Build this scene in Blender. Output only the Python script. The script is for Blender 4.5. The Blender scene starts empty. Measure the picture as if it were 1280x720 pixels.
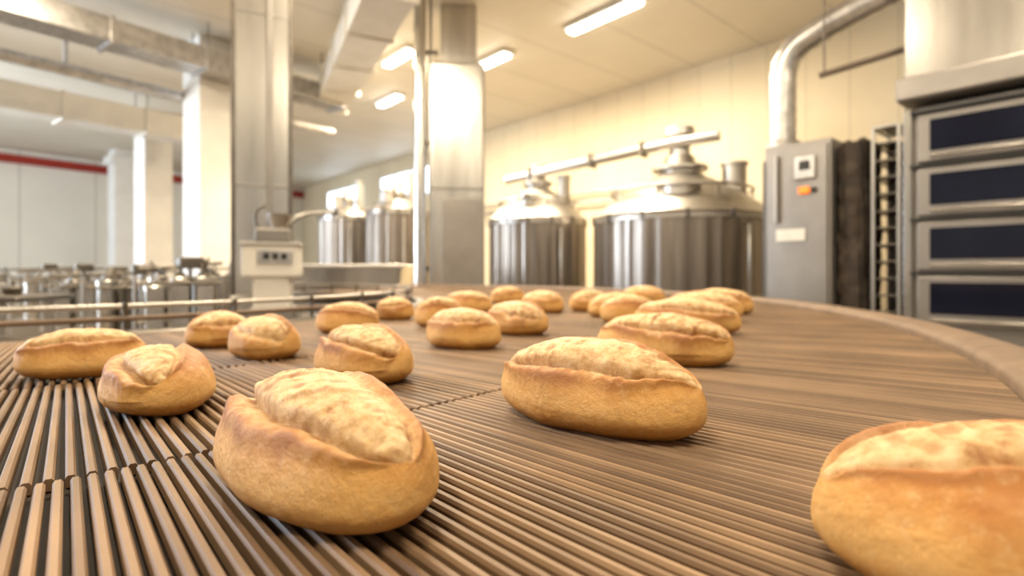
import bpy, math, random
from mathutils import Vector, Matrix, noise
random.seed(4)
scene = bpy.context.scene
COL = scene.collection
scene.view_settings.view_transform = "Standard"

# ------------------------------------------------------------------ materials
def newmat(name):
    m = bpy.data.materials.new(name); m.use_nodes = True
    nt = m.node_tree
    return m, nt, nt.nodes["Principled BSDF"]

def ramp(nt, stops, fac):
    r = nt.nodes.new("ShaderNodeValToRGB")
    el = r.color_ramp.elements
    while len(el) < len(stops): el.new(0.5)
    for e, (p, c) in zip(el, stops):
        e.position = p; e.color = (c[0], c[1], c[2], 1)
    nt.links.new(fac, r.inputs[0])
    return r.outputs[0]

def noise_tex(nt, scale, detail=4, rough=.55, coord="Object", stretch=None):
    tc = nt.nodes.new("ShaderNodeTexCoord")
    n = nt.nodes.new("ShaderNodeTexNoise")
    n.inputs["Scale"].default_value = scale
    n.inputs["Detail"].default_value = detail
    n.inputs["Roughness"].default_value = rough
    if stretch:
        mp = nt.nodes.new("ShaderNodeMapping"); mp.inputs["Scale"].default_value = stretch
        nt.links.new(tc.outputs[coord], mp.inputs[0]); nt.links.new(mp.outputs[0], n.inputs["Vector"])
    else:
        nt.links.new(tc.outputs[coord], n.inputs["Vector"])
    return n.outputs["Fac"]

def bump(nt, b, h, strength=.3, dist=.01):
    bp = nt.nodes.new("ShaderNodeBump")
    bp.inputs["Strength"].default_value = strength
    bp.inputs["Distance"].default_value = dist
    nt.links.new(h, bp.inputs["Height"]); nt.links.new(bp.outputs[0], b.inputs["Normal"])

def noisy(name, c1, c2, scale=6, rough=.5, metal=0, bstr=0, stretch=None, bscale=None):
    m, nt, b = newmat(name)
    f = noise_tex(nt, scale, stretch=stretch)
    nt.links.new(ramp(nt, [(.3, c1), (.7, c2)], f), b.inputs["Base Color"])
    b.inputs["Roughness"].default_value = rough
    b.inputs["Metallic"].default_value = metal
    if bstr:
        bump(nt, b, noise_tex(nt, bscale or scale * 6, stretch=stretch), bstr, .005)
    return m

def emis(name, col, s):
    m, nt, b = newmat(name)
    b.inputs["Base Color"].default_value = (*col, 1)
    b.inputs["Emission Color"].default_value = (*col, 1)
    b.inputs["Emission Strength"].default_value = s
    return m

steel = noisy("brushed_steel", (.40, .375, .34), (.50, .47, .43), 3, .40, 1, .05, (40, 40, .6))
steel_pol = noisy("polished_steel", (.42, .40, .37), (.66, .63, .58), 1.3, .26, 1, .16, (3, 3, .35), 2.5)
steel_dark = noisy("dark_steel", (.12, .105, .09), (.22, .195, .165), 4, .38, 1)
steel_vat = noisy("vat_steel", (.15, .125, .105), (.32, .28, .24), 2.5, .36, .9, 0, (3, 3, .2))
steel_sat = noisy("satin_panel", (.25, .23, .21), (.33, .305, .28), 2.2, .42, .75)
galv = noisy("galvanised_duct", (.40, .39, .375), (.66, .64, .62), 9, .34, .9, .1)
white_pt = noisy("white_enamel", (.66, .63, .57), (.76, .73, .67), 3, .4)
col_pt = noisy("column_paint", (.66, .63, .58), (.76, .73, .68), 2, .5)
black = noisy("black_plastic", (.015, .014, .013), (.03, .028, .025), 5, .4)
cloth = noisy("dark_cover_fabric", (.018, .012, .008), (.065, .045, .03), 8, .85, 0, .5)
red = noisy("red_paint", (.30, .02, .010), (.38, .03, .012), 3, .6)
orange = emis("orange_button", (1, .22, .02), .8)
amber = emis("amber_indicator", (1, .5, .12), 3)
glass = noisy("oven_glass", (.004, .005, .012), (.008, .010, .022), 1.5, .12)
glass.node_tree.nodes["Principled BSDF"].inputs["Specular IOR Level"].default_value = .3
lamp_m = emis("lamp_diffuser", (1, .90, .72), 22)
pane_m = emis("window_pane", (.78, .88, 1), 2.8)
rubber = noisy("belt_rim_rubber", (.13, .083, .050), (.20, .130, .082), 12, .6, 0, .2)
under = noisy("belt_underlay", (.012, .007, .004), (.03, .018, .01), 20, .8)
floor_m = noisy("floor_epoxy", (.26, .21, .16), (.34, .28, .22), 1.2, .35)
brown_pipe = noisy("brown_pipe_paint", (.10, .07, .05), (.14, .10, .07), 5, .5)

def wall_mat(name, c1, c2, ax, freq):
    m, nt, b = newmat(name)
    tc = nt.nodes.new("ShaderNodeTexCoord")
    sp = nt.nodes.new("ShaderNodeSeparateXYZ"); nt.links.new(tc.outputs["Object"], sp.inputs[0])
    mt = nt.nodes.new("ShaderNodeMath"); mt.operation = "MULTIPLY"; mt.inputs[1].default_value = freq
    nt.links.new(sp.outputs[ax], mt.inputs[0])
    fr = nt.nodes.new("ShaderNodeMath"); fr.operation = "FRACT"; nt.links.new(mt.outputs[0], fr.inputs[0])
    seam = ramp(nt, [(0, (.55, .55, .55)), (.045, (1, 1, 1))], fr.outputs[0])
    base = ramp(nt, [(.3, c1), (.7, c2)], noise_tex(nt, .7))
    mx = nt.nodes.new("ShaderNodeMixRGB"); mx.blend_type = "MULTIPLY"; mx.inputs[0].default_value = .7
    nt.links.new(base, mx.inputs[1]); nt.links.new(seam, mx.inputs[2])
    nt.links.new(mx.outputs[0], b.inputs["Base Color"])
    b.inputs["Roughness"].default_value = .5
    return m
wall_r = wall_mat("cream_wall_panels", (.68, .575, .39), (.76, .655, .47), 0, 1.6)
wall_l = wall_mat("pale_wall_panels", (.76, .72, .63), (.82, .78, .69), 0, .5)
ceil_m = wall_mat("ceiling_panels", (.70, .65, .55), (.76, .71, .61), 0, .8)

# slats
slat_m, nt, b = newmat("slat_wood_plastic")
geo_r = nt.nodes.new("ShaderNodeNewGeometry")
cr = ramp(nt, [(0, (.155, .092, .050)), (.5, (.215, .132, .073)), (1, (.31, .198, .113))], geo_r.outputs["Random Per Island"])
nz = ramp(nt, [(.3, (.65, .65, .65)), (.7, (1, 1, 1))], noise_tex(nt, 5))
mx = nt.nodes.new("ShaderNodeMixRGB"); mx.blend_type = "MULTIPLY"; mx.inputs[0].default_value = 1
nt.links.new(cr, mx.inputs[1]); nt.links.new(nz, mx.inputs[2])
nt.links.new(mx.outputs[0], b.inputs["Base Color"]); b.inputs["Roughness"].default_value = .52
b.inputs["Specular IOR Level"].default_value = .3

# bread
bread_m, nt, b = newmat("bread_crust")
tc = nt.nodes.new("ShaderNodeTexCoord")
sp = nt.nodes.new("ShaderNodeSeparateXYZ"); nt.links.new(tc.outputs["Generated"], sp.inputs[0])
n1 = noise_tex(nt, 24, 6, .62)
ad = nt.nodes.new("ShaderNodeMath"); ad.operation = "MULTIPLY_ADD"
nt.links.new(n1, ad.inputs[0]); ad.inputs[1].default_value = .55; nt.links.new(sp.outputs[2], ad.inputs[2])
crust = ramp(nt, [(.18, (.42, .155, .026)), (.38, (.64, .31, .072)), (.60, (.76, .45, .15)), (.80, (.66, .34, .09)), (1.08, (.44, .17, .03))], ad.outputs[0])
fl = noise_tex(nt, 50, 8, .72)
pale = ramp(nt, [(.34, (.38, .17, .05)), (.45, (.60, .37, .155)), (.57, (.70, .49, .25)), (.76, (.78, .62, .40))], fl)
fd = ramp(nt, [(.52, (0, 0, 0)), (.72, (.5, .5, .5))], noise_tex(nt, 90, 8, .75))
mf = nt.nodes.new("ShaderNodeMixRGB"); nt.links.new(fd, mf.inputs[0]); nt.links.new(crust, mf.inputs[1]); mf.inputs[2].default_value = (.80, .58, .30, 1)
at = nt.nodes.new("ShaderNodeAttribute"); at.attribute_name = "score"
mx = nt.nodes.new("ShaderNodeMixRGB"); nt.links.new(at.outputs["Fac"], mx.inputs[0])
nt.links.new(mf.outputs[0], mx.inputs[1]); nt.links.new(pale, mx.inputs[2])
at2 = nt.nodes.new("ShaderNodeAttribute"); at2.attribute_name = "toast"
mx2 = nt.nodes.new("ShaderNodeMixRGB"); nt.links.new(at2.outputs["Fac"], mx2.inputs[0])
nt.links.new(mx.outputs[0], mx2.inputs[1]); mx2.inputs[2].default_value = (.29, .10, .018, 1)
nt.links.new(mx2.outputs[0], b.inputs["Base Color"])
b.inputs["Roughness"].default_value = .45
b.inputs["Subsurface Weight"].default_value = .03
b.inputs["Subsurface Radius"].default_value = (.012, .006, .002)
b.inputs["Subsurface Scale"].default_value = .3
bump(nt, b, noise_tex(nt, 130, 8, .75), .7, .005)

# ------------------------------------------------------------------ mesh helpers
def mesh_obj(name, verts, faces, mat, parent=None, smooth=False, bevel=0):
    me = bpy.data.meshes.new(name); me.from_pydata(verts, [], faces); me.update()
    if smooth:
        for p in me.polygons: p.use_smooth = True
    me.materials.append(mat)
    o = bpy.data.objects.new(name, me); COL.objects.link(o)
    if parent: o.parent = parent
    if bevel:
        md = o.modifiers.new("bevel", "BEVEL"); md.width = bevel; md.segments = 2; md.limit_method = "ANGLE"
    return o

def group(name, loc=(0, 0, 0), rz=0):
    e = bpy.data.objects.new(name, None); e.location = loc; e.rotation_euler = (0, 0, rz)
    e.empty_display_size = .2; COL.objects.link(e); return e

def box(name, par, c, s, mat, rz=0, bevel=.006, rx=0, ry=0):
    x, y, z = s[0] / 2, s[1] / 2, s[2] / 2
    R = Matrix.Rotation(rz, 3, "Z") @ Matrix.Rotation(ry, 3, "Y") @ Matrix.Rotation(rx, 3, "X")
    V = [Vector(c) + R @ Vector(p) for p in [(-x, -y, -z), (x, -y, -z), (x, y, -z), (-x, y, -z), (-x, -y, z), (x, -y, z), (x, y, z), (-x, y, z)]]
    F = [(0, 3, 2, 1), (4, 5, 6, 7), (0, 1, 5, 4), (1, 2, 6, 5), (2, 3, 7, 6), (3, 0, 4, 7)]
    return mesh_obj(name, V, F, mat, par, False, bevel)

def lathe(name, par, c, prof, mat, seg=32, smooth=True, rib=0):
    V, F = [], []
    for r, z in prof:
        for i in range(seg):
            a = 2 * math.pi * i / seg
            rr = r + (rib if (i // 2) % 2 else 0)
            V.append((c[0] + rr * math.cos(a), c[1] + rr * math.sin(a), c[2] + z))
    n = len(prof)
    for j in range(n - 1):
        for i in range(seg):
            k = (i + 1) % seg
            F.append((j * seg + i, j * seg + k, (j + 1) * seg + k, (j + 1) * seg + i))
    F.append(tuple(reversed(range(seg)))); F.append(tuple((n - 1) * seg + i for i in range(seg)))
    o = mesh_obj(name, V, F, mat, par, smooth)
    if smooth:
        md = o.modifiers.new("es", "EDGE_SPLIT"); md.split_angle = math.radians(35)
    return o

def tube(name, par, pts, r, mat, seg=12, smooth_path=0, ribs=None):
    P = [Vector(p) for p in pts]
    for _ in range(smooth_path):
        Q = [P[0]]
        for a, b_ in zip(P[:-1], P[1:]):
            Q += [a.lerp(b_, .25), a.lerp(b_, .75)]
        Q.append(P[-1]); P = Q
    if ribs:
        Q = []
        for a, b_ in zip(P[:-1], P[1:]):
            n = max(1, int((b_ - a).length / ribs))
            for i in range(n): Q.append(a.lerp(b_, i / n))
        Q.append(P[-1]); P = Q
    V, F = [], []
    up = None
    for i, p in enumerate(P):
        t = (P[min(i + 1, len(P) - 1)] - P[max(i - 1, 0)]).normalized()
        if up is None:
            up = Vector((0, 0, 1)) if abs(t.z) < .9 else Vector((1, 0, 0))
        s = t.cross(up).normalized(); up = s.cross(t).normalized()
        rr = r * (1 + (.07 if (ribs and i % 2) else 0))
        for k in range(seg):
            a = 2 * math.pi * k / seg
            V.append(p + (s * math.cos(a) + up * math.sin(a)) * rr)
    for i in range(len(P) - 1):
        for k in range(seg):
            l = (k + 1) % seg
            F.append((i * seg + k, i * seg + l, (i + 1) * seg + l, (i + 1) * seg + k))
    F.append(tuple(reversed(range(seg)))); F.append(tuple((len(P) - 1) * seg + k for k in range(seg)))
    o = mesh_obj(name, V, F, mat, par, True)
    md = o.modifiers.new("es", "EDGE_SPLIT"); md.split_angle = math.radians(50)
    return o

# ------------------------------------------------------------------ room shell
CEIL = 5.0
def wall(name, p1, p2, mat, h=CEIL, th=.2):
    p1, p2 = Vector(p1), Vector(p2); d = p2 - p1; L = d.length; a = math.atan2(d.y, d.x)
    V = [(0, 0, 0), (L, 0, 0), (L, th, 0), (0, th, 0), (0, 0, h), (L, 0, h), (L, th, h), (0, th, h)]
    F = [(0, 3, 2, 1), (4, 5, 6, 7), (0, 1, 5, 4), (1, 2, 6, 5), (2, 3, 7, 6), (3, 0, 4, 7)]
    o = mesh_obj(name, V, F, mat); o.location = (p1.x, p1.y, 0); o.rotation_euler = (0, 0, a); return o
corner = (-9.7, 25.2)
wall("wall_right", corner, (11.6, .9), wall_r)
wall("wall_left", (-25.2, 4.4), corner, wall_l)
fl_o = mesh_obj("floor", [(-26, -5, 0), (13, -5, 0), (13, 27, 0), (-26, 27, 0), (-26, -5, -.1), (13, -5, -.1), (13, 27, -.1), (-26, 27, -.1)],
    [(0, 1, 2, 3), (7, 6, 5, 4), (0, 4, 5, 1), (1, 5, 6, 2), (2, 6, 7, 3), (3, 7, 4, 0)], floor_m)
co = mesh_obj("ceiling", [(-20, -20, 0), (20, -20, 0), (20, 20, 0), (-20, 20, 0), (-20, -20, .1), (20, -20, .1), (20, 20, .1), (-20, 20, .1)],
    [(3, 2, 1, 0), (4, 5, 6, 7), (1, 5, 4, 0), (2, 6, 5, 1), (3, 7, 6, 2), (0, 4, 7, 3)], ceil_m)
co.location = (-4, 12, CEIL); co.rotation_euler = (0, 0, math.radians(-48.7))

ang = math.atan2(-.753, .658)          # direction of the right wall / oven row
E = Vector((.658, -.753, 0)); N = Vector((.753, .658, 0))
rb = group("red_crane_rail")
ra = math.atan2(.8, .598)
mid = Vector((-14.2, 19.0, 4.72))
box("rail_web", rb, mid, (24, .12, .22), red, ra)
box("rail_flange", rb, mid + Vector((0, 0, -.12)), (24, .26, .05), red, ra)

def wall_pt(s, z, off=0):
    p = Vector((5.5, 7.8, 0)) - E * s - N * off
    return (p.x, p.y, z)
for i, (s, z, w, h) in enumerate([(13.8, 4.05, 3.2, .9), (18.5, 4.05, 3.2, .9)]):
    g = group("window_%d" % (i + 1), wall_pt(s, z, .03), ang)
    box("pane", g, (0, 0, 0), (w, .02, h), pane_m, 0, 0)
    for x in (-w / 2, -w / 6, w / 6, w / 2):
        box("mullion", g, (x, -.02, 0), (.07, .06, h + .1), white_pt)
    for zz in (-h / 2, h / 2):
        box("rail", g, (0, -.02, zz), (w + .1, .06, .08), white_pt)

# fluorescent fixtures, plus added fill lamps in the same housing
def fixture(x, y, power, L=1.5, z=4.93, col=(1, .84, .61)):
    g = group("ceiling_or_fill_lamp", (x, y, z), ang)
    box("housing", g, (0, 0, .03), (L + .1, .24, .06), white_pt)
    box("diffuser", g, (0, 0, -.02), (L, .16, .05), lamp_m, 0, .01)
    ld = bpy.data.lights.new("lamp_light", "AREA"); ld.shape = "RECTANGLE"; ld.size = L; ld.size_y = .25
    ld.energy = power; ld.color = col
    lo = bpy.data.objects.new("lamp_light", ld); lo.parent = g; lo.location = (0, 0, -.07); COL.objects.link(lo)
for (x, y, p) in [(1.35, 8.05, 240), (-2.7, 12.0, 340), (-2.0, 9.6, 280), (-.36, 9.75, 200), (-.7, 3.6, 200), (3.2, 3.0, 120),
                  (-3.9, 5.2, 240), (-6, 3, 260), (-1.6, -1.2, 160), (1.4, -1.0, 100)]:  # last two: unseen fill lamps added behind the camera to brighten the rolls
    fixture(x, y, p, 1.3 if (x, y) == (1.35, 8.05) else .85 if y > 9 else 1.5)

# ------------------------------------------------------------------ conveyor
CX, CY = -2.7, 3.3
BZ = .95
def pol(R, th, z): return (CX + R * math.cos(th), CY + R * math.sin(th), z)
T0, T1 = math.radians(-100), math.radians(75)
conv = group("conveyor_belt")
def slats(name, R0, R1, dth, width, phase=0):
    V, F = [], []
    th = T0 + phase
    sec = [(-.5, -.012), (-.5, -.0028), (-.27, 0), (.27, 0), (.5, -.0028), (.5, -.012)]
    while th < T1:
        ct, st = math.cos(th), math.sin(th)
        b0 = len(V)
        for R in (R0, R1):
            for a, z in sec:
                w = a * width
                V.append((CX + R * ct - w * st, CY + R * st + w * ct, BZ + z))
        for k in range(5):
            F.append((b0 + k, b0 + k + 1, b0 + 6 + k + 1, b0 + 6 + k))
        F.append(tuple(b0 + k for k in reversed(range(6)))); F.append(tuple(b0 + 6 + k for k in range(6)))
        th += dth
    return mesh_obj(name, V, F, slat_m, conv)
slats("slats_outer", 3.582, 4.27, .0037, .0084)
slats("slats_middle", 3.006, 3.574, .0047, .0090, .001)
slats("slats_inner", 2.16, 2.998, .0056, .0088, .002)
def ring(name, prof, mat, t0=T0, t1=T1, n=220, closed=True, smooth=True):
    V, F = [], []; m = len(prof)
    for i in range(n + 1):
        th = t0 + (t1 - t0) * i / n
        for R, z in prof: V.append(pol(R, th, z))
    for i in range(n):
        for k in range(m if closed else m - 1):
            l = (k + 1) % m
            F.append((i * m + k, (i + 1) * m + k, (i + 1) * m + l, i * m + l))
    if closed:
        F.append(tuple(range(m))); F.append(tuple(n * m + k for k in reversed(range(m))))
    o = mesh_obj(name, V, F, mat, conv, smooth)
    if smooth:
        md = o.modifiers.new("es", "EDGE_SPLIT"); md.split_angle = math.radians(40)
    return o
ring("underlay", [(2.12, BZ - .014), (4.29, BZ - .014), (4.29, BZ - .04), (2.12, BZ - .04)], under, smooth=False)
def lip(Ra, Rb, zt, zb):
    w = Rb - Ra; pr = []
    for i in range(9):
        a = math.pi * i / 8
        pr.append((Ra + w / 2 - w / 2 * math.cos(a), zt - .025 + .025 * math.sin(a)))
    return [(Ra, zb)] + pr + [(Rb, zb)]
ring("outer_rim", lip(4.275, 4.40, BZ + .034, BZ - .10), rubber)
ring("outer_seam", lip(4.402, 4.43, BZ + .018, BZ - .16), steel_dark)
ring("inner_rim", lip(2.08, 2.15, BZ + .012, BZ - .10), steel_dark)
ring("drip_pan", [(2.2, BZ - .18), (4.3, BZ - .18), (4.3, BZ - .20), (2.2, BZ - .20)], steel_dark, smooth=False)
for hz, R in ((.045, 2.06), (.085, 2.04)):
    pts = [pol(R, T0 + (T1 - T0) * i / 120, BZ + hz) for i in range(121)]
    tube("guard_rail", conv, pts, .009, rubber if hz < .05 else steel, 8)
for i in range(18):
    th = T0 + (T1 - T0) * (i + .5) / 18
    a, c = pol(2.055, th, BZ - .1), pol(2.055, th, BZ + .10)
    tube("rail_post", conv, [a, c], .008, steel_dark, 8)
for i in range(8):
    th = T0 + (T1 - T0) * (i + .5) / 8
    for R in (2.35, 4.15):
        p = pol(R, th, 0)
        tube("leg", conv, [p, (p[0], p[1], BZ - .2)], .035, steel, 12)
        lathe("foot", conv, p, [(.07, 0), (.07, .015), (.035, .03)], black, 16)
    a, c = pol(2.35, th, BZ - .45), pol(4.15, th, BZ - .45)
    tube("cross_brace", conv, [a, c], .02, steel, 8)

# ------------------------------------------------------------------ bread rolls
def sstep(a, b_, x):
    t = max(0, min(1, (x - a) / (b_ - a))); return t * t * (3 - 2 * t)
def g_(x, c, w): return math.exp(-((x - c) / w) ** 2)
def roll(x, y, yaw, L, W, H, seed, hi=False, q0=None, tilt=None, wmax=None, side=None):
    nu, nv = (200, 200) if hi else (84, 84)
    rnd = random.Random(seed)
    off = Vector((rnd.random() * 50, rnd.random() * 50, rnd.random() * 50))
    r_q, r_t, r_w, r_s = rnd.uniform(-.40, -.18), rnd.uniform(-.12, .18), rnd.uniform(.52, .62), rnd.choice((-1, 1))
    q0 = r_q if q0 is None else q0; tilt = r_t if tilt is None else tilt
    wmax = r_w if wmax is None else wmax; side = r_s if side is None else side
    zc = .32 * H; bend = rnd.uniform(-.05, .05); ex = rnd.uniform(1.95, 2.2)
    V, S, T = [], [], []
    for j in range(nv + 1):
        ph = -math.pi / 2 + math.pi * j / nv
        t = math.sin(ph); r = max(0, 1 - abs(t) ** ex) ** .56
        tap = 1 - .06 * t
        for i in range(nu):
            a = 2 * math.pi * i / nu
            ca, sa = math.cos(a), math.sin(a)
            q = ca * r * tap
            px = t * L / 2; py = q * W / 2 + bend * W * (t * t)
            if sa >= 0: pz = zc + (H - zc) * (sa ** 1.0) * (r ** .75)
            else: pz = zc - zc * 1.35 * (abs(sa) ** .8) * (r ** .7)
            s = tst = 0
            lump = noise.noise(Vector((px * 16, py * 16, pz * 16)) + off)
            fine0 = noise.noise(Vector((px * 110, py * 110, pz * 110)) + off)
            d = lump * .0045 + fine0 * .0005
            if sa > -.1:
                tt = t / .95
                w = wmax * max(0, 1 - tt * tt) ** .5
                if w > .01:
                    e = q - q0 * (1 - t * t) - tilt * t + .06 * noise.noise(Vector((t * 3, seed, 0))) + .02 * noise.noise(Vector((t * 16, seed, 4)))
                    v = side * e / w
                    fz = noise.noise(Vector((px * 60, py * 60, seed))) * .12
                    s = sstep(1.04, .88, abs(v + fz)) * sstep(0, .12, w)
                    k = min(1, w / .3)
                    d += s * (-.004 + .0045 * (1 - v * v)) * k
                    d += (-.0125 * g_(v, .78, .10) + .0060 * g_(v, 1.03, .14)) * k
                    d += (.0032 * g_(v, -1.05, .14) - .0046 * g_(v, -.84, .09)) * k
                    u = (px * 34 + side * py * 24) + .9 * noise.noise(Vector((px * 24, py * 24, seed)))
                    saw = (u % 1.0)
                    flap = saw if saw < .86 else (1 - saw) / .14 * .86
                    amp = max(0, .4 + .9 * noise.noise(Vector((px * 14, py * 14, seed + 9))))
                    d += s * (flap - .4) * .0042 * amp * k
                    fine = noise.noise(Vector((px * 170, py * 170, pz * 90)) + off)
                    med = noise.noise(Vector((px * 70, py * 70, pz * 70)) + off)
                    d += s * (fine * .0012 + med * .0018)
                    tst = (.65 * g_(v, 1.04, .12) + .45 * g_(v, -1.08, .12) + .75 * g_(v, .80, .06) + .4 * g_(v, -.84, .05)) * k
                    tst += s * .6 * (saw > .84) * amp + s * .45 * sstep(.15, .5, -med)
                    tst = max(0, min(.9, tst * (.85 + .9 * lump)))
            n = Vector((t * .4, ca * r, sa * r + .15))
            n.normalize()
            p = Vector((px, py, pz)) + n * d
            p.z = max(0, p.z)
            V.append(p); S.append(s); T.append(tst)
    F = []
    for j in range(nv):
        for i in range(nu):
            k = (i + 1) % nu
            F.append((j * nu + i, j * nu + k, (j + 1) * nu + k, (j + 1) * nu + i))
    o = mesh_obj("bread_roll", V, F, bread_m, None, True)
    for nm, D in (("score", S), ("toast", T)):
        A = o.data.attributes.new(nm, "FLOAT", "POINT"); A.data.foreach_set("value", D)
    o.location = (x, y, BZ + .0005); o.rotation_euler = (0, 0, math.radians(yaw))
    return o
R_ = [(-.178, .508, -50, .315, .165, .104, 1, dict(q0=-.16, tilt=.05, wmax=.64, side=-1)),
      (.112, .730, -43, .305, .165, .110, 2, dict(q0=-.30, tilt=.08, wmax=.56, side=-1)),
      (.325, .335, -15, .25, .17, .101, 3, dict(q0=.0, tilt=0, wmax=.5, side=1)),
      (-.53, .82, -54, .215, .15, .090, 4, dict(q0=-.22, wmax=.60, side=-1)), (-.835, 1.06, 25, .205, .13, .090, 5, dict(q0=-.2)), (-.588, 1.29, -30, .19, .14, .096, 6, {}),
      (-.79, 1.47, 40, .16, .13, .092, 7, {}), (-.279, 1.03, -36, .225, .155, .10, 8, dict(q0=-.3, side=-1)), (-.546, 1.81, 20, .20, .14, .098, 9, {}),
      (-.494, 2.3, 10, .16, .12, .093, 10, {}), (-.133, 1.46, -28, .22, .155, .103, 11, {}), (.013, 1.77, -34, .23, .15, .104, 12, {}),
      (-.267, 2.02, 30, .19, .13, .106, 13, {}), (-.218, 2.7, -15, .25, .14, .105, 14, {}), (-.03, 3.5, 10, .22, .13, .105, 15, {}),
      (.15, 2.7, -20, .22, .14, .108, 16, {}), (.40, 2.8, 20, .23, .13, .108, 17, {}), (.475, 2.45, 15, .28, .14, .108, 18, {}),
      (.87, 3.6, -15, .27, .14, .108, 19, {}), (.335, 1.22, -34, .31, .165, .108, 20, dict(q0=-.3)), (.575, 1.80, -25, .34, .16, .113, 21, {}),
      (.46, 2.14, 10, .23, .14, .108, 22, {}), (.80, 2.28, -24, .31, .155, .118, 23, {}), (1.0, 2.62, -25, .30, .155, .12, 24, {})]
for i, r in enumerate(R_):
    roll(*r[:7], hi=(i in (0, 1, 2, 3, 7, 19)), **r[7])

# ------------------------------------------------------------------ clad columns
def clad_column(x, y, w, rz):
    g = group("steel_clad_column", (x, y, 0), rz)
    box("shaft", g, (0, 0, CEIL / 2), (w, w, CEIL - .01), steel_pol, 0, .02)
    for sx in (-1, 1):
        box("corner_strip", g, (sx * w / 2, -w / 2 - .005, CEIL / 2), (.03, .012, CEIL - .02), steel_dark, 0, .003)
    box("centre_rib", g, (.06, -w / 2 - .012, CEIL / 2), (.05, .03, CEIL - .02), steel_sat, 0, .004)
    box("plinth", g, (0, 0, .08), (w + .06, w + .06, .16), steel_dark)
    for z in (1.9, 3.4):
        box("seam_band", g, (0, 0, z), (w + .012, w + .012, .02), steel_sat, 0, .003)
clad_column(-2.27, 4.95, .46, math.radians(24))

g = group("support_pillar_with_cabinet", (-.78, 7.75, 0), math.radians(6))
box("pillar", g, (.02, .25, CEIL / 2), (.52, .40, CEIL - .01), steel_pol, 0, .01)
box("cabinet_body", g, (0, -.08, 2.06), (.76, .30, 4.0), steel_pol, 0, .04)
box("lower_panel", g, (.08, -.24, 1.12), (.58, .03, 2.1), steel_sat, 0, .01)
box("cabinet_seam", g, (0, -.235, 2.3), (.74, .012, .02), steel_dark, 0, .002)
box("side_flange", g, (.36, .02, 2.05), (.03, .42, 3.98), steel_dark, 0, .004)
box("base", g, (0, 0, .04), (.86, .6, .08), steel_dark)
tube("riser_pole", g, [(-.52, -.05, 0), (-.52, -.05, CEIL - .01)], .085, steel_pol, 24)
tube("thin_conduit", g, [(-.37, -.1, 0), (-.37, -.1, CEIL - .01)], .02, steel_dark, 8)
for z in (1.2, 3.0, 4.3):
    box("pole_bracket", g, (-.42, .1, z), (.3, .05, .06), steel_dark)

for (x, y, w) in [(-5.1, 9.2, .62), (-8.7, 13.2, .62), (-12.4, 17.3, .6)]:
    g = group("building_column", (x, y, 0), ra)
    box("shaft", g, (0, 0, CEIL / 2), (w, w, CEIL - .01), col_pt, 0, .02)
    box("capital", g, (0, 0, CEIL - .35), (w + .2, w + .2, .25), col_pt)
    box("guard", g, (0, 0, .5), (w + .03, w + .03, 1.0), steel)

# ceiling ductwork, left
def duct(name, p1, p2, w, h, mat):
    p1, p2 = Vector(p1), Vector(p2); d = p2 - p1; L = d.length; a = math.atan2(d.y, d.x)
    g = group(name, p1, a)
    box("duct_body", g, (L / 2, 0, 0), (L, w, h), mat, 0, .01)
    n = int(L / 1.2)
    for i in range(n + 1):
        box("joint_flange", g, (L * i / n, 0, 0), (.05, w + .07, h + .07), mat, 0, .004)
    for i in range(1, n, 2):
        for s in (-1, 1):
            tube("hanger_rod", g, [(L * i / n, s * (w / 2 + .02), 0), (L * i / n, s * (w / 2 + .02), CEIL - .01 - p1.z)], .01, steel_dark, 6)
duct("ventilation_duct", (-8.6, 3.6, 4.45), (-3.4, 10.5, 4.45), .5, .32, galv)
duct("ventilation_duct", (-12.0, 6.0, 4.3), (-7.0, 12.6, 4.3), .6, .5, white_pt)
duct("ventilation_duct", (-3.6, 10.8, 4.55), (-1.4, 6.3, 4.55), .6, .4, white_pt)
g = group("overhead_pipe", (0, 0, 0))
tube("pipe_run", g, [(-9, 4.6, 4.1), (-3.8, 11.5, 4.1)], .09, galv, 14)
tube("pipe_drop", g, [(-6.5, 7.92, 4.1), (-6.5, 7.92, CEIL - .01)], .03, galv, 10)
tube("pipe_drop", g, [(-4.6, 10.44, 4.1), (-4.6, 10.44, CEIL - .01)], .03, galv, 10)

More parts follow.
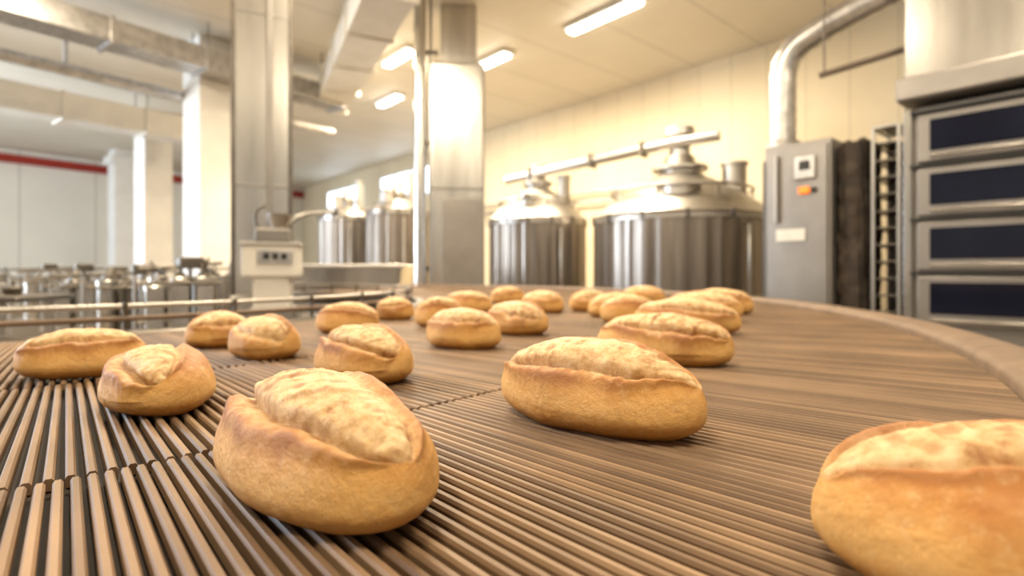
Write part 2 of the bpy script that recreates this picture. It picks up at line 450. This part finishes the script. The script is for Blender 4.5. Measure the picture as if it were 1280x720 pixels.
# ------------------------------------------------------------------ mixing vats
def vat(x, y, R, zt, zd, zm, rz=0, name="mixing_vat"):
    g = group(name, (x, y, 0), rz)
    lathe("shell", g, (0, 0, 0), [(R * .9, .35), (R * .99, .42), (R, .5), (R, zt)], steel_vat, 128, False, .014)
    for z in (.8, zt - .05):
        lathe("hoop", g, (0, 0, z), [(R + .001, 0), (R + .03, .005), (R + .03, .045), (R + .001, .05)], steel, 72)
    prof = [(R * 1.02, 0), (R * 1.03, .04), (R, .06)]
    for i in range(1, 13):
        f = i / 12
        prof.append((R * (1 - f * .74), .06 + (zd - zt - .06) * (f ** .8)))
    lathe("domed_lid", g, (0, 0, zt), prof, steel, 72)
    lathe("neck", g, (0, 0, zd - .06), [(R * .24, 0), (R * .24, .12), (R * .32, .13), (R * .32, .18), (R * .2, .2), (R * .16, .34)], steel, 32)
    lathe("agitator_motor", g, (0, 0, zd + .2), [(R * .12, 0), (R * .12, zm - zd - .34), (R * .17, zm - zd - .33), (R * .17, zm - zd - .22), (R * .1, zm - zd - .2)], galv, 28)
    a = -1.9
    lathe("manway_hatch", g, (math.cos(a) * R * .6, math.sin(a) * R * .6, zt + .05), [(R * .2, 0), (R * .2, .34), (R * .23, .35), (R * .23, .39), (R * .1, .42)], steel, 28)
    a = -.5
    lathe("vent_stack", g, (math.cos(a) * R * .6, math.sin(a) * R * .6, zt + .05), [(R * .13, 0), (R * .13, .70), (R * .15, .71), (R * .15, .75)], steel, 28)
    for i in range(14):
        a = 2 * math.pi * i / 14
        box("lid_clamp", g, (math.cos(a) * R * 1.01, math.sin(a) * R * 1.01, zt), (.07, .05, .12), steel_dark, a)
    tube("spray_ring", g, [(math.cos(2 * math.pi * i / 36) * R * .8, math.sin(2 * math.pi * i / 36) * R * .8, zt + (zd - zt) * .62) for i in range(37)], .022, steel, 8)
    for i in range(8):
        a = 2 * math.pi * i / 8 + .2
        tube("ring_bracket", g, [(math.cos(a) * R * .8, math.sin(a) * R * .8, zt + .08), (math.cos(a) * R * .8, math.sin(a) * R * .8, zt + (zd - zt) * .62)], .012, steel_dark, 6)
    for i in range(4):
        a = math.pi / 4 + i * math.pi / 2
        tube("leg", g, [(math.cos(a) * R * .75, math.sin(a) * R * .75, 0), (math.cos(a) * R * .75, math.sin(a) * R * .75, .45)], .06, steel, 14)
    a = -1.2
    px, py = math.cos(a) * (R + .09), math.sin(a) * (R + .09)
    tube("sight_pipe", g, [(math.cos(a) * R, math.sin(a) * R, .7), (px, py, .7), (px, py, zt - .15), (math.cos(a) * R, math.sin(a) * R, zt - .15)], .02, steel, 8)
    return g
g = vat(2.5, 8.1, 1.26, 1.90, 2.58, 3.30)
def L_(p): return (p[0] - 2.5, p[1] - 8.1, p[2])
tube("transfer_pipe", g, [L_((-.1, 9.9, 2.82)), L_((.5, 9.45, 2.88)), L_((2.35, 8.0, 3.04)), L_((2.9, 7.6, 3.06))], .075, steel, 16)
for p in [(.35, 9.57, 2.86), (1.3, 8.83, 2.95), (2.0, 8.28, 3.01)]:
    box("pipe_clamp", g, L_(p), (.06, .22, .22), steel_dark, math.radians(-38), .01)
vat(.45, 9.6, .84, 2.0, 2.60, 3.05)
vat(-2.35, 11.2, .62, 2.35, 2.65, 3.0)
vat(-3.6, 11.9, .58, 2.30, 2.60, 2.95)
g = group("wall_pipe")
for off, z in ((0, 2.9), (.25, 2.7)):
    p1 = Vector(wall_pt(12, z, .15)); p2 = Vector(wall_pt(3.2, z, .15))
    tube("pipe", g, [p1, p2, p2 + Vector((0, 0, -2.2 + off))], .035, steel, 10)

# ------------------------------------------------------------------ oven row
O = Vector((3.46, 4.8, 0))
def row(s, t=0, z=0):
    p = O + E * s + N * t; return (p.x, p.y, z)
ov = group("deck_oven", row(0, 0), ang)
W = 1.75
box("carcass", ov, (W / 2, .65, 1.40), (W, 1.26, 2.36), steel_sat, 0, .012)
box("base_plinth", ov, (W / 2, .67, .13), (W - .1, 1.15, .2), black)
for i in range(4):
    zt = 2.50 - i * .462
    box("door_frame", ov, (W / 2 + .02, 0, zt - .205), (W - .16, .07, .41), steel_sat, 0, .012)
    box("door_glass", ov, (W / 2 + .04, -.038, zt - .185), (W - .30, .02, .265), glass, 0, .006)
    box("vent_slot", ov, (W / 2, -.02, zt + .026), (W - .1, .05, .026), black, 0, .002)
    tube("door_handle", ov, [(.2, -.03, zt - .365), (.2, -.075, zt - .365), (W - .2, -.075, zt - .365), (W - .2, -.03, zt - .365)], .011, steel_pol, 10)
box("left_stile", ov, (.03, -.005, 1.6), (.06, .06, 1.95), steel_pol, 0, .008)
box("control_strip", ov, (W - .04, -.01, 1.6), (.09, .06, 1.9), black)
box("hood_skirt", ov, (W / 2, .52, 2.72), (W + .06, 1.35, .20), steel_sat, 0, .02)
box("hood_upper", ov, (W / 2, .60, 3.55), (W + .02, 1.2, 1.45), steel_pol, 0, .02)
box("flue_box", ov, (W / 2, .6, 4.63), (.9, .7, .72), steel_sat, 0, .01)

cb = group("control_cabinet", row(-1.22, -.03), ang)
box("body", cb, (.325, .25, 1.25), (.64, .48, 2.40), steel_sat, 0, .015)
box("door_panel", cb, (.325, -.001, 1.30), (.58, .03, 2.2), steel_sat, 0, .01)
box("display_bezel", cb, (.42, -.03, 2.18), (.20, .035, .24), galv, 0, .05)
box("display_screen", cb, (.42, -.052, 2.2), (.10, .015, .09), black, 0, .004)
box("emergency_button", cb, (.41, -.03, 1.955), (.10, .05, .07), orange, 0, .015)
box("selector", cb, (.50, -.03, 1.955), (.04, .04, .05), black, 0, .01)
box("name_plate", cb, (.28, -.025, 1.52), (.28, .012, .12), white_pt, 0, .005)
tube("side_conduit", cb, [(.15, -.05, 2.33), (.15, -.05, 1.65)], .018, steel, 10)
tube("hinge_rod", cb, [(.012, -.02, .3), (.012, -.02, 2.3)], .012, steel_dark, 8)
box("foot_plinth", cb, (.325, .25, .03), (.6, .44, .06), black)

cv = group("covered_dough_rack", row(-.55, .02), ang)
V, F = [], []; nz_, na = 60, 160
for j in range(nz_ + 1):
    z = .12 + 2.30 * j / nz_
    for i in range(na):
        a = 2 * math.pi * i / na
        c, s = math.cos(a), math.sin(a)
        sx = math.copysign(abs(c) ** .35, c) * .12; sy = math.copysign(abs(s) ** .35, s) * .22
        k = 1 + .08 * math.sin(a * 22 + z * 3) + .20 * noise.noise(Vector((c * 2, s * 2, z * 5))) + .10 * noise.noise(Vector((c * 5, s * 5, z * 12)))
        if j == nz_: k *= .6
        V.append((.125 + sx * k, .27 + sy * k, z + .05 * noise.noise(Vector((c * 3, s * 3, z * 5)))))
for j in range(nz_):
    for i in range(na):
        k = (i + 1) % na; F.append((j * na + i, j * na + k, (j + 1) * na + k, (j + 1) * na + i))
F.append(tuple(nz_ * na + i for i in range(na)))
mesh_obj("pleated_cover", V, F, cloth, cv, True)
for x in (.04, .21):
    for y in (.1, .44):
        tube("caster_leg", cv, [(x, y, 0), (x, y, .2)], .02, black, 8)

rk = group("tray_rack", row(-.265, .04), ang)
for x in (.015, .215):
    for y in (.015, .5):
        box("post", rk, (x, y, 1.28), (.028, .028, 2.40), steel, 0, .004)
        lathe("caster", rk, (x, y, 0), [(.03, 0), (.035, .03), (.03, .08)], black, 12)
for i in range(15):
    z = .3 + i * .155
    for x in (.015, .215):
        box("runner", rk, (x, .2575, z), (.03, .46, .012), steel_dark, 0, .002)
    box("tray", rk, (.115, .2575, z + .016), (.165, .45, .016), steel_dark, 0, .003)
box("back_panel", rk, (.115, .525, 1.3), (.2, .01, 2.2), steel_dark, 0, .002)
for y in (.015, .5):
    box("top_bar", rk, (.115, y, 2.48), (.228, .028, .028), steel, 0, .004)

g = group("insulated_exhaust_duct")
q = Vector(row(-1.12, .2))
tube("duct_pipe", g, [(q.x, q.y, 2.47), (q.x, q.y, 2.9), (q.x, q.y, 3.42), (q.x + .25, q.y - .22, 3.62), (3.67, 5.1, 3.85), (4.12, 4.75, 3.9)], .125, galv, 20, 2, .05)
lathe("collar", g, (q.x, q.y, 2.46), [(.17, 0), (.17, .05), (.14, .07)], steel, 24)
g = group("support_rail")
tube("rail", g, [(3.02, 5.35, 3.08), (3.62, 5.0, 3.20)], .03, brown_pipe, 10)
tube("hanger", g, [(3.06, 5.33, 3.08), (3.06, 5.33, 4.99)], .01, brown_pipe, 8)

# ------------------------------------------------------------------ dough divider
dv = group("dough_divider", (-1.82, 4.15, 0), math.radians(18))
box("pedestal", dv, (0, 0, .45), (.34, .34, .86), steel_sat, 0, .02)
box("base_plate", dv, (0, 0, .03), (.46, .46, .06), steel_dark)
box("neck", dv, (0, 0, .98), (.26, .28, .30), white_pt, 0, .03)
box("head_body", dv, (0, 0, 1.24), (.40, .34, .26), white_pt, 0, .02)
box("head_brow", dv, (0, 0, 1.355), (.42, .36, .03), steel, 0, .008)
box("display_panel", dv, (.03, -.175, 1.26), (.24, .012, .10), galv, 0, .004)
for i in range(3):
    box("display_mark", dv, (-.03 + i * .06, -.184, 1.265), (.04, .008, .045), black, 0, .002)
box("side_gearbox", dv, (.0, 0, 1.42), (.24, .2, .12), steel_sat, 0, .02)
lathe("hopper", dv, (.04, 0, 1.47), [(.05, 0), (.06, .03), (.09, .09), (.095, .12), (.08, .12)], steel, 24)
tube("lever_arm", dv, [(.1, -.02, 1.50), (.2, -.02, 1.60), (.45, -.02, 1.62)], .014, steel, 10, 1)
tube("lever_arm", dv, [(-.1, 0, 1.42), (-.14, 0, 1.60), (-.05, 0, 1.66)], .012, steel_dark, 10, 1)
lathe("knob", dv, (.45, -.02, 1.60), [(.01, 0), (.03, .015), (.01, .04)], black, 12)
tube("feed_screw", dv, [(-.16, -.05, .95), (-.28, -.1, .95)], .03, steel, 12)

tr = group("steel_trough", (-2.4, 8.25, 0), math.radians(-4))
def trough():
    a, b_, c, d = .85, .4, .78, .34
    V = []
    for (x, y, z) in [(a * .9, b_ * .85, .62), (a, b_, 1.24), (c, d, 1.24), (c * .9, d * .85, .66)]:
        V += [(-x, -y, z), (x, -y, z), (x, y, z), (-x, y, z)]
    F = [(3, 2, 1, 0), (12, 13, 14, 15)]
    for k in range(3):
        for i in range(4):
            j = (i + 1) % 4; F.append((k * 4 + i, k * 4 + j, k * 4 + 4 + j, k * 4 + 4 + i))
    return mesh_obj("trough_tub", V, F, steel_pol, tr, False, .01)
trough()
for y in (-.41, .41): box("rim_bar", tr, (0, y, 1.235), (1.76, .05, .05), steel, 0, .01)
for x in (-.7, .7):
    for y in (-.3, .3): tube("leg", tr, [(x, y, 0), (x, y, .66)], .03, steel, 10)
box("stretcher", tr, (0, -.3, .25), (1.4, .03, .03), steel)

# ------------------------------------------------------------------ filling machinery on the left
def filler(x, y, rz, nx, ny, sp, r, h, sd, base_h=.62, panel=False):
    rnd = random.Random(sd)
    g = group("filling_machine", (x, y, 0), rz)
    lx, ly = nx * sp + .08, ny * sp + .08
    box("base_cabinet", g, (0, 0, base_h / 2), (lx, ly, base_h - .02), steel_sat, 0, .012)
    box("deck_plate", g, (0, 0, base_h), (lx + .04, ly + .04, .025), steel, 0, .005)
    for i in range(nx):
        for j in range(ny):
            cx = (i - (nx - 1) / 2) * sp; cy = (j - (ny - 1) / 2) * sp
            hh = h * rnd.uniform(.80, 1.0); rr = r * rnd.uniform(.85, 1.15)
            m = rnd.choice((steel_pol, steel, steel_dark, steel))
            lathe("cylinder_body", g, (cx, cy, base_h + .012), [(rr * .9, 0), (rr, .02), (rr, hh - .03), (rr * 1.12, hh - .03), (rr * 1.12, hh), (rr * .9, hh + .01)], m, 20)
            lathe("valve_head", g, (cx, cy, base_h + hh + .015), [(rr * .8, 0), (rr * .8, .02), (rr * .4, .025), (rr * .35, .04)], steel_dark, 14)
            for _ in range(2):
                a = rnd.uniform(0, 6.28)
                tube("valve_handle", g, [(cx, cy, base_h + hh + .03), (cx + math.cos(a) * r * .9, cy + math.sin(a) * r * .9, base_h + hh + rnd.uniform(.06, .15))], .010, steel_dark, 6)
    for sy in (-1, 1):
        for f in (.35, .9):
            tube("side_bar", g, [(-lx / 2, sy * ly / 2, base_h + h * f), (lx / 2, sy * ly / 2, base_h + h * f)], .012, steel_dark, 8)
        for sx in (-1, 1):
            tube("bar_post", g, [(sx * lx / 2, sy * ly / 2, base_h), (sx * lx / 2, sy * ly / 2, base_h + h * 1.0)], .014, steel, 8)
    if panel:
        for k in range(nx):
            box("slotted_guard", g, ((k - (nx - 1) / 2) * sp, -ly / 2 - .015, base_h + h * .45), (sp * .7, .01, h * .8), steel_pol, 0, .003)
    box("gearbox", g, (lx * .1, 0, base_h + h + .10), (.17, .12, .09), steel_dark, .3, .012)
    tube("gearbox_post", g, [(lx * .1, 0, base_h), (lx * .1, 0, base_h + h + .08)], .016, steel, 8)
    tube("gantry_bar", g, [(-lx * .5, 0, base_h + h + .05), (lx * .5, 0, base_h + h + .10)], .014, steel_dark, 8)
filler(-2.50, 4.12, .5, 3, 2, .155, .066, .50, 1, panel=True)
filler(-3.15, 4.55, .4, 3, 2, .17, .062, .45, 2)
filler(-3.95, 5.3, .4, 4, 2, .19, .065, .44, 3, panel=True)
filler(-5.0, 6.2, .5, 4, 2, .22, .075, .48, 4)
filler(-6.6, 7.6, .6, 4, 2, .24, .08, .50, 5)
filler(-3.4, 6.6, .5, 3, 2, .20, .07, .50, 6, panel=True)

tb = group("work_table", (-3.55, 3.35, 0), math.radians(12))
box("table_top", tb, (0, 0, .985), (1.2, .6, .035), steel_dark, 0, .006)
for x in (-.48, .48):
    for y in (-.24, .24): box("leg", tb, (x, y, .485), (.045, .045, .965), steel)
box("shelf", tb, (0, 0, .3), (1.0, .5, .03), steel)
box("indicator_strip", tb, (.1, -.302, .982), (.3, .008, .02), amber, 0, .002)
for i, (x, y, s) in enumerate([(-.45, 0, 1), (-.22, .12, .7), (.05, -.05, 1.1), (.35, .1, .8)]):
    lathe("ingredient_canister", tb, (x, y, 1.003), [(.05 * s, 0), (.06 * s, .01), (.055, .05 * s), (.06, .055 * s), (.03, .07 * s), (.012, .075 * s), (.012, .10 * s)], steel_dark, 20)
box("scale_box", tb, (.18, .15, 1.04), (.14, .12, .07), steel_sat)

# ------------------------------------------------------------------ world, camera
w = bpy.data.worlds.new("World"); scene.world = w; w.use_nodes = True
bg = w.node_tree.nodes["Background"]; bg.inputs[0].default_value = (1.0, .90, .76, 1); bg.inputs[1].default_value = .58

def area(name, loc, tgt, size, e, col):
    ld = bpy.data.lights.new(name, "AREA"); ld.size = size; ld.energy = e; ld.color = col
    o = bpy.data.objects.new(name, ld); o.location = loc
    o.rotation_euler = (Vector(tgt) - Vector(loc)).to_track_quat("-Z", "Y").to_euler(); COL.objects.link(o)
area("window_daylight", (-15, 6, 3.2), (-6, 10, 3.0), 5, 2000, (.74, .86, 1))

cam = bpy.data.cameras.new("camera"); cam.lens = 19.125; cam.sensor_width = 36; cam.shift_y = -20 / 1280
cam.dof.use_dof = True; cam.dof.focus_distance = .57; cam.dof.aperture_fstop = 3.2
cam.clip_start = .02
c = bpy.data.objects.new("camera", cam); c.location = (0, 0, 1.15); c.rotation_euler = (math.radians(90), 0, 0)
COL.objects.link(c); scene.camera = c
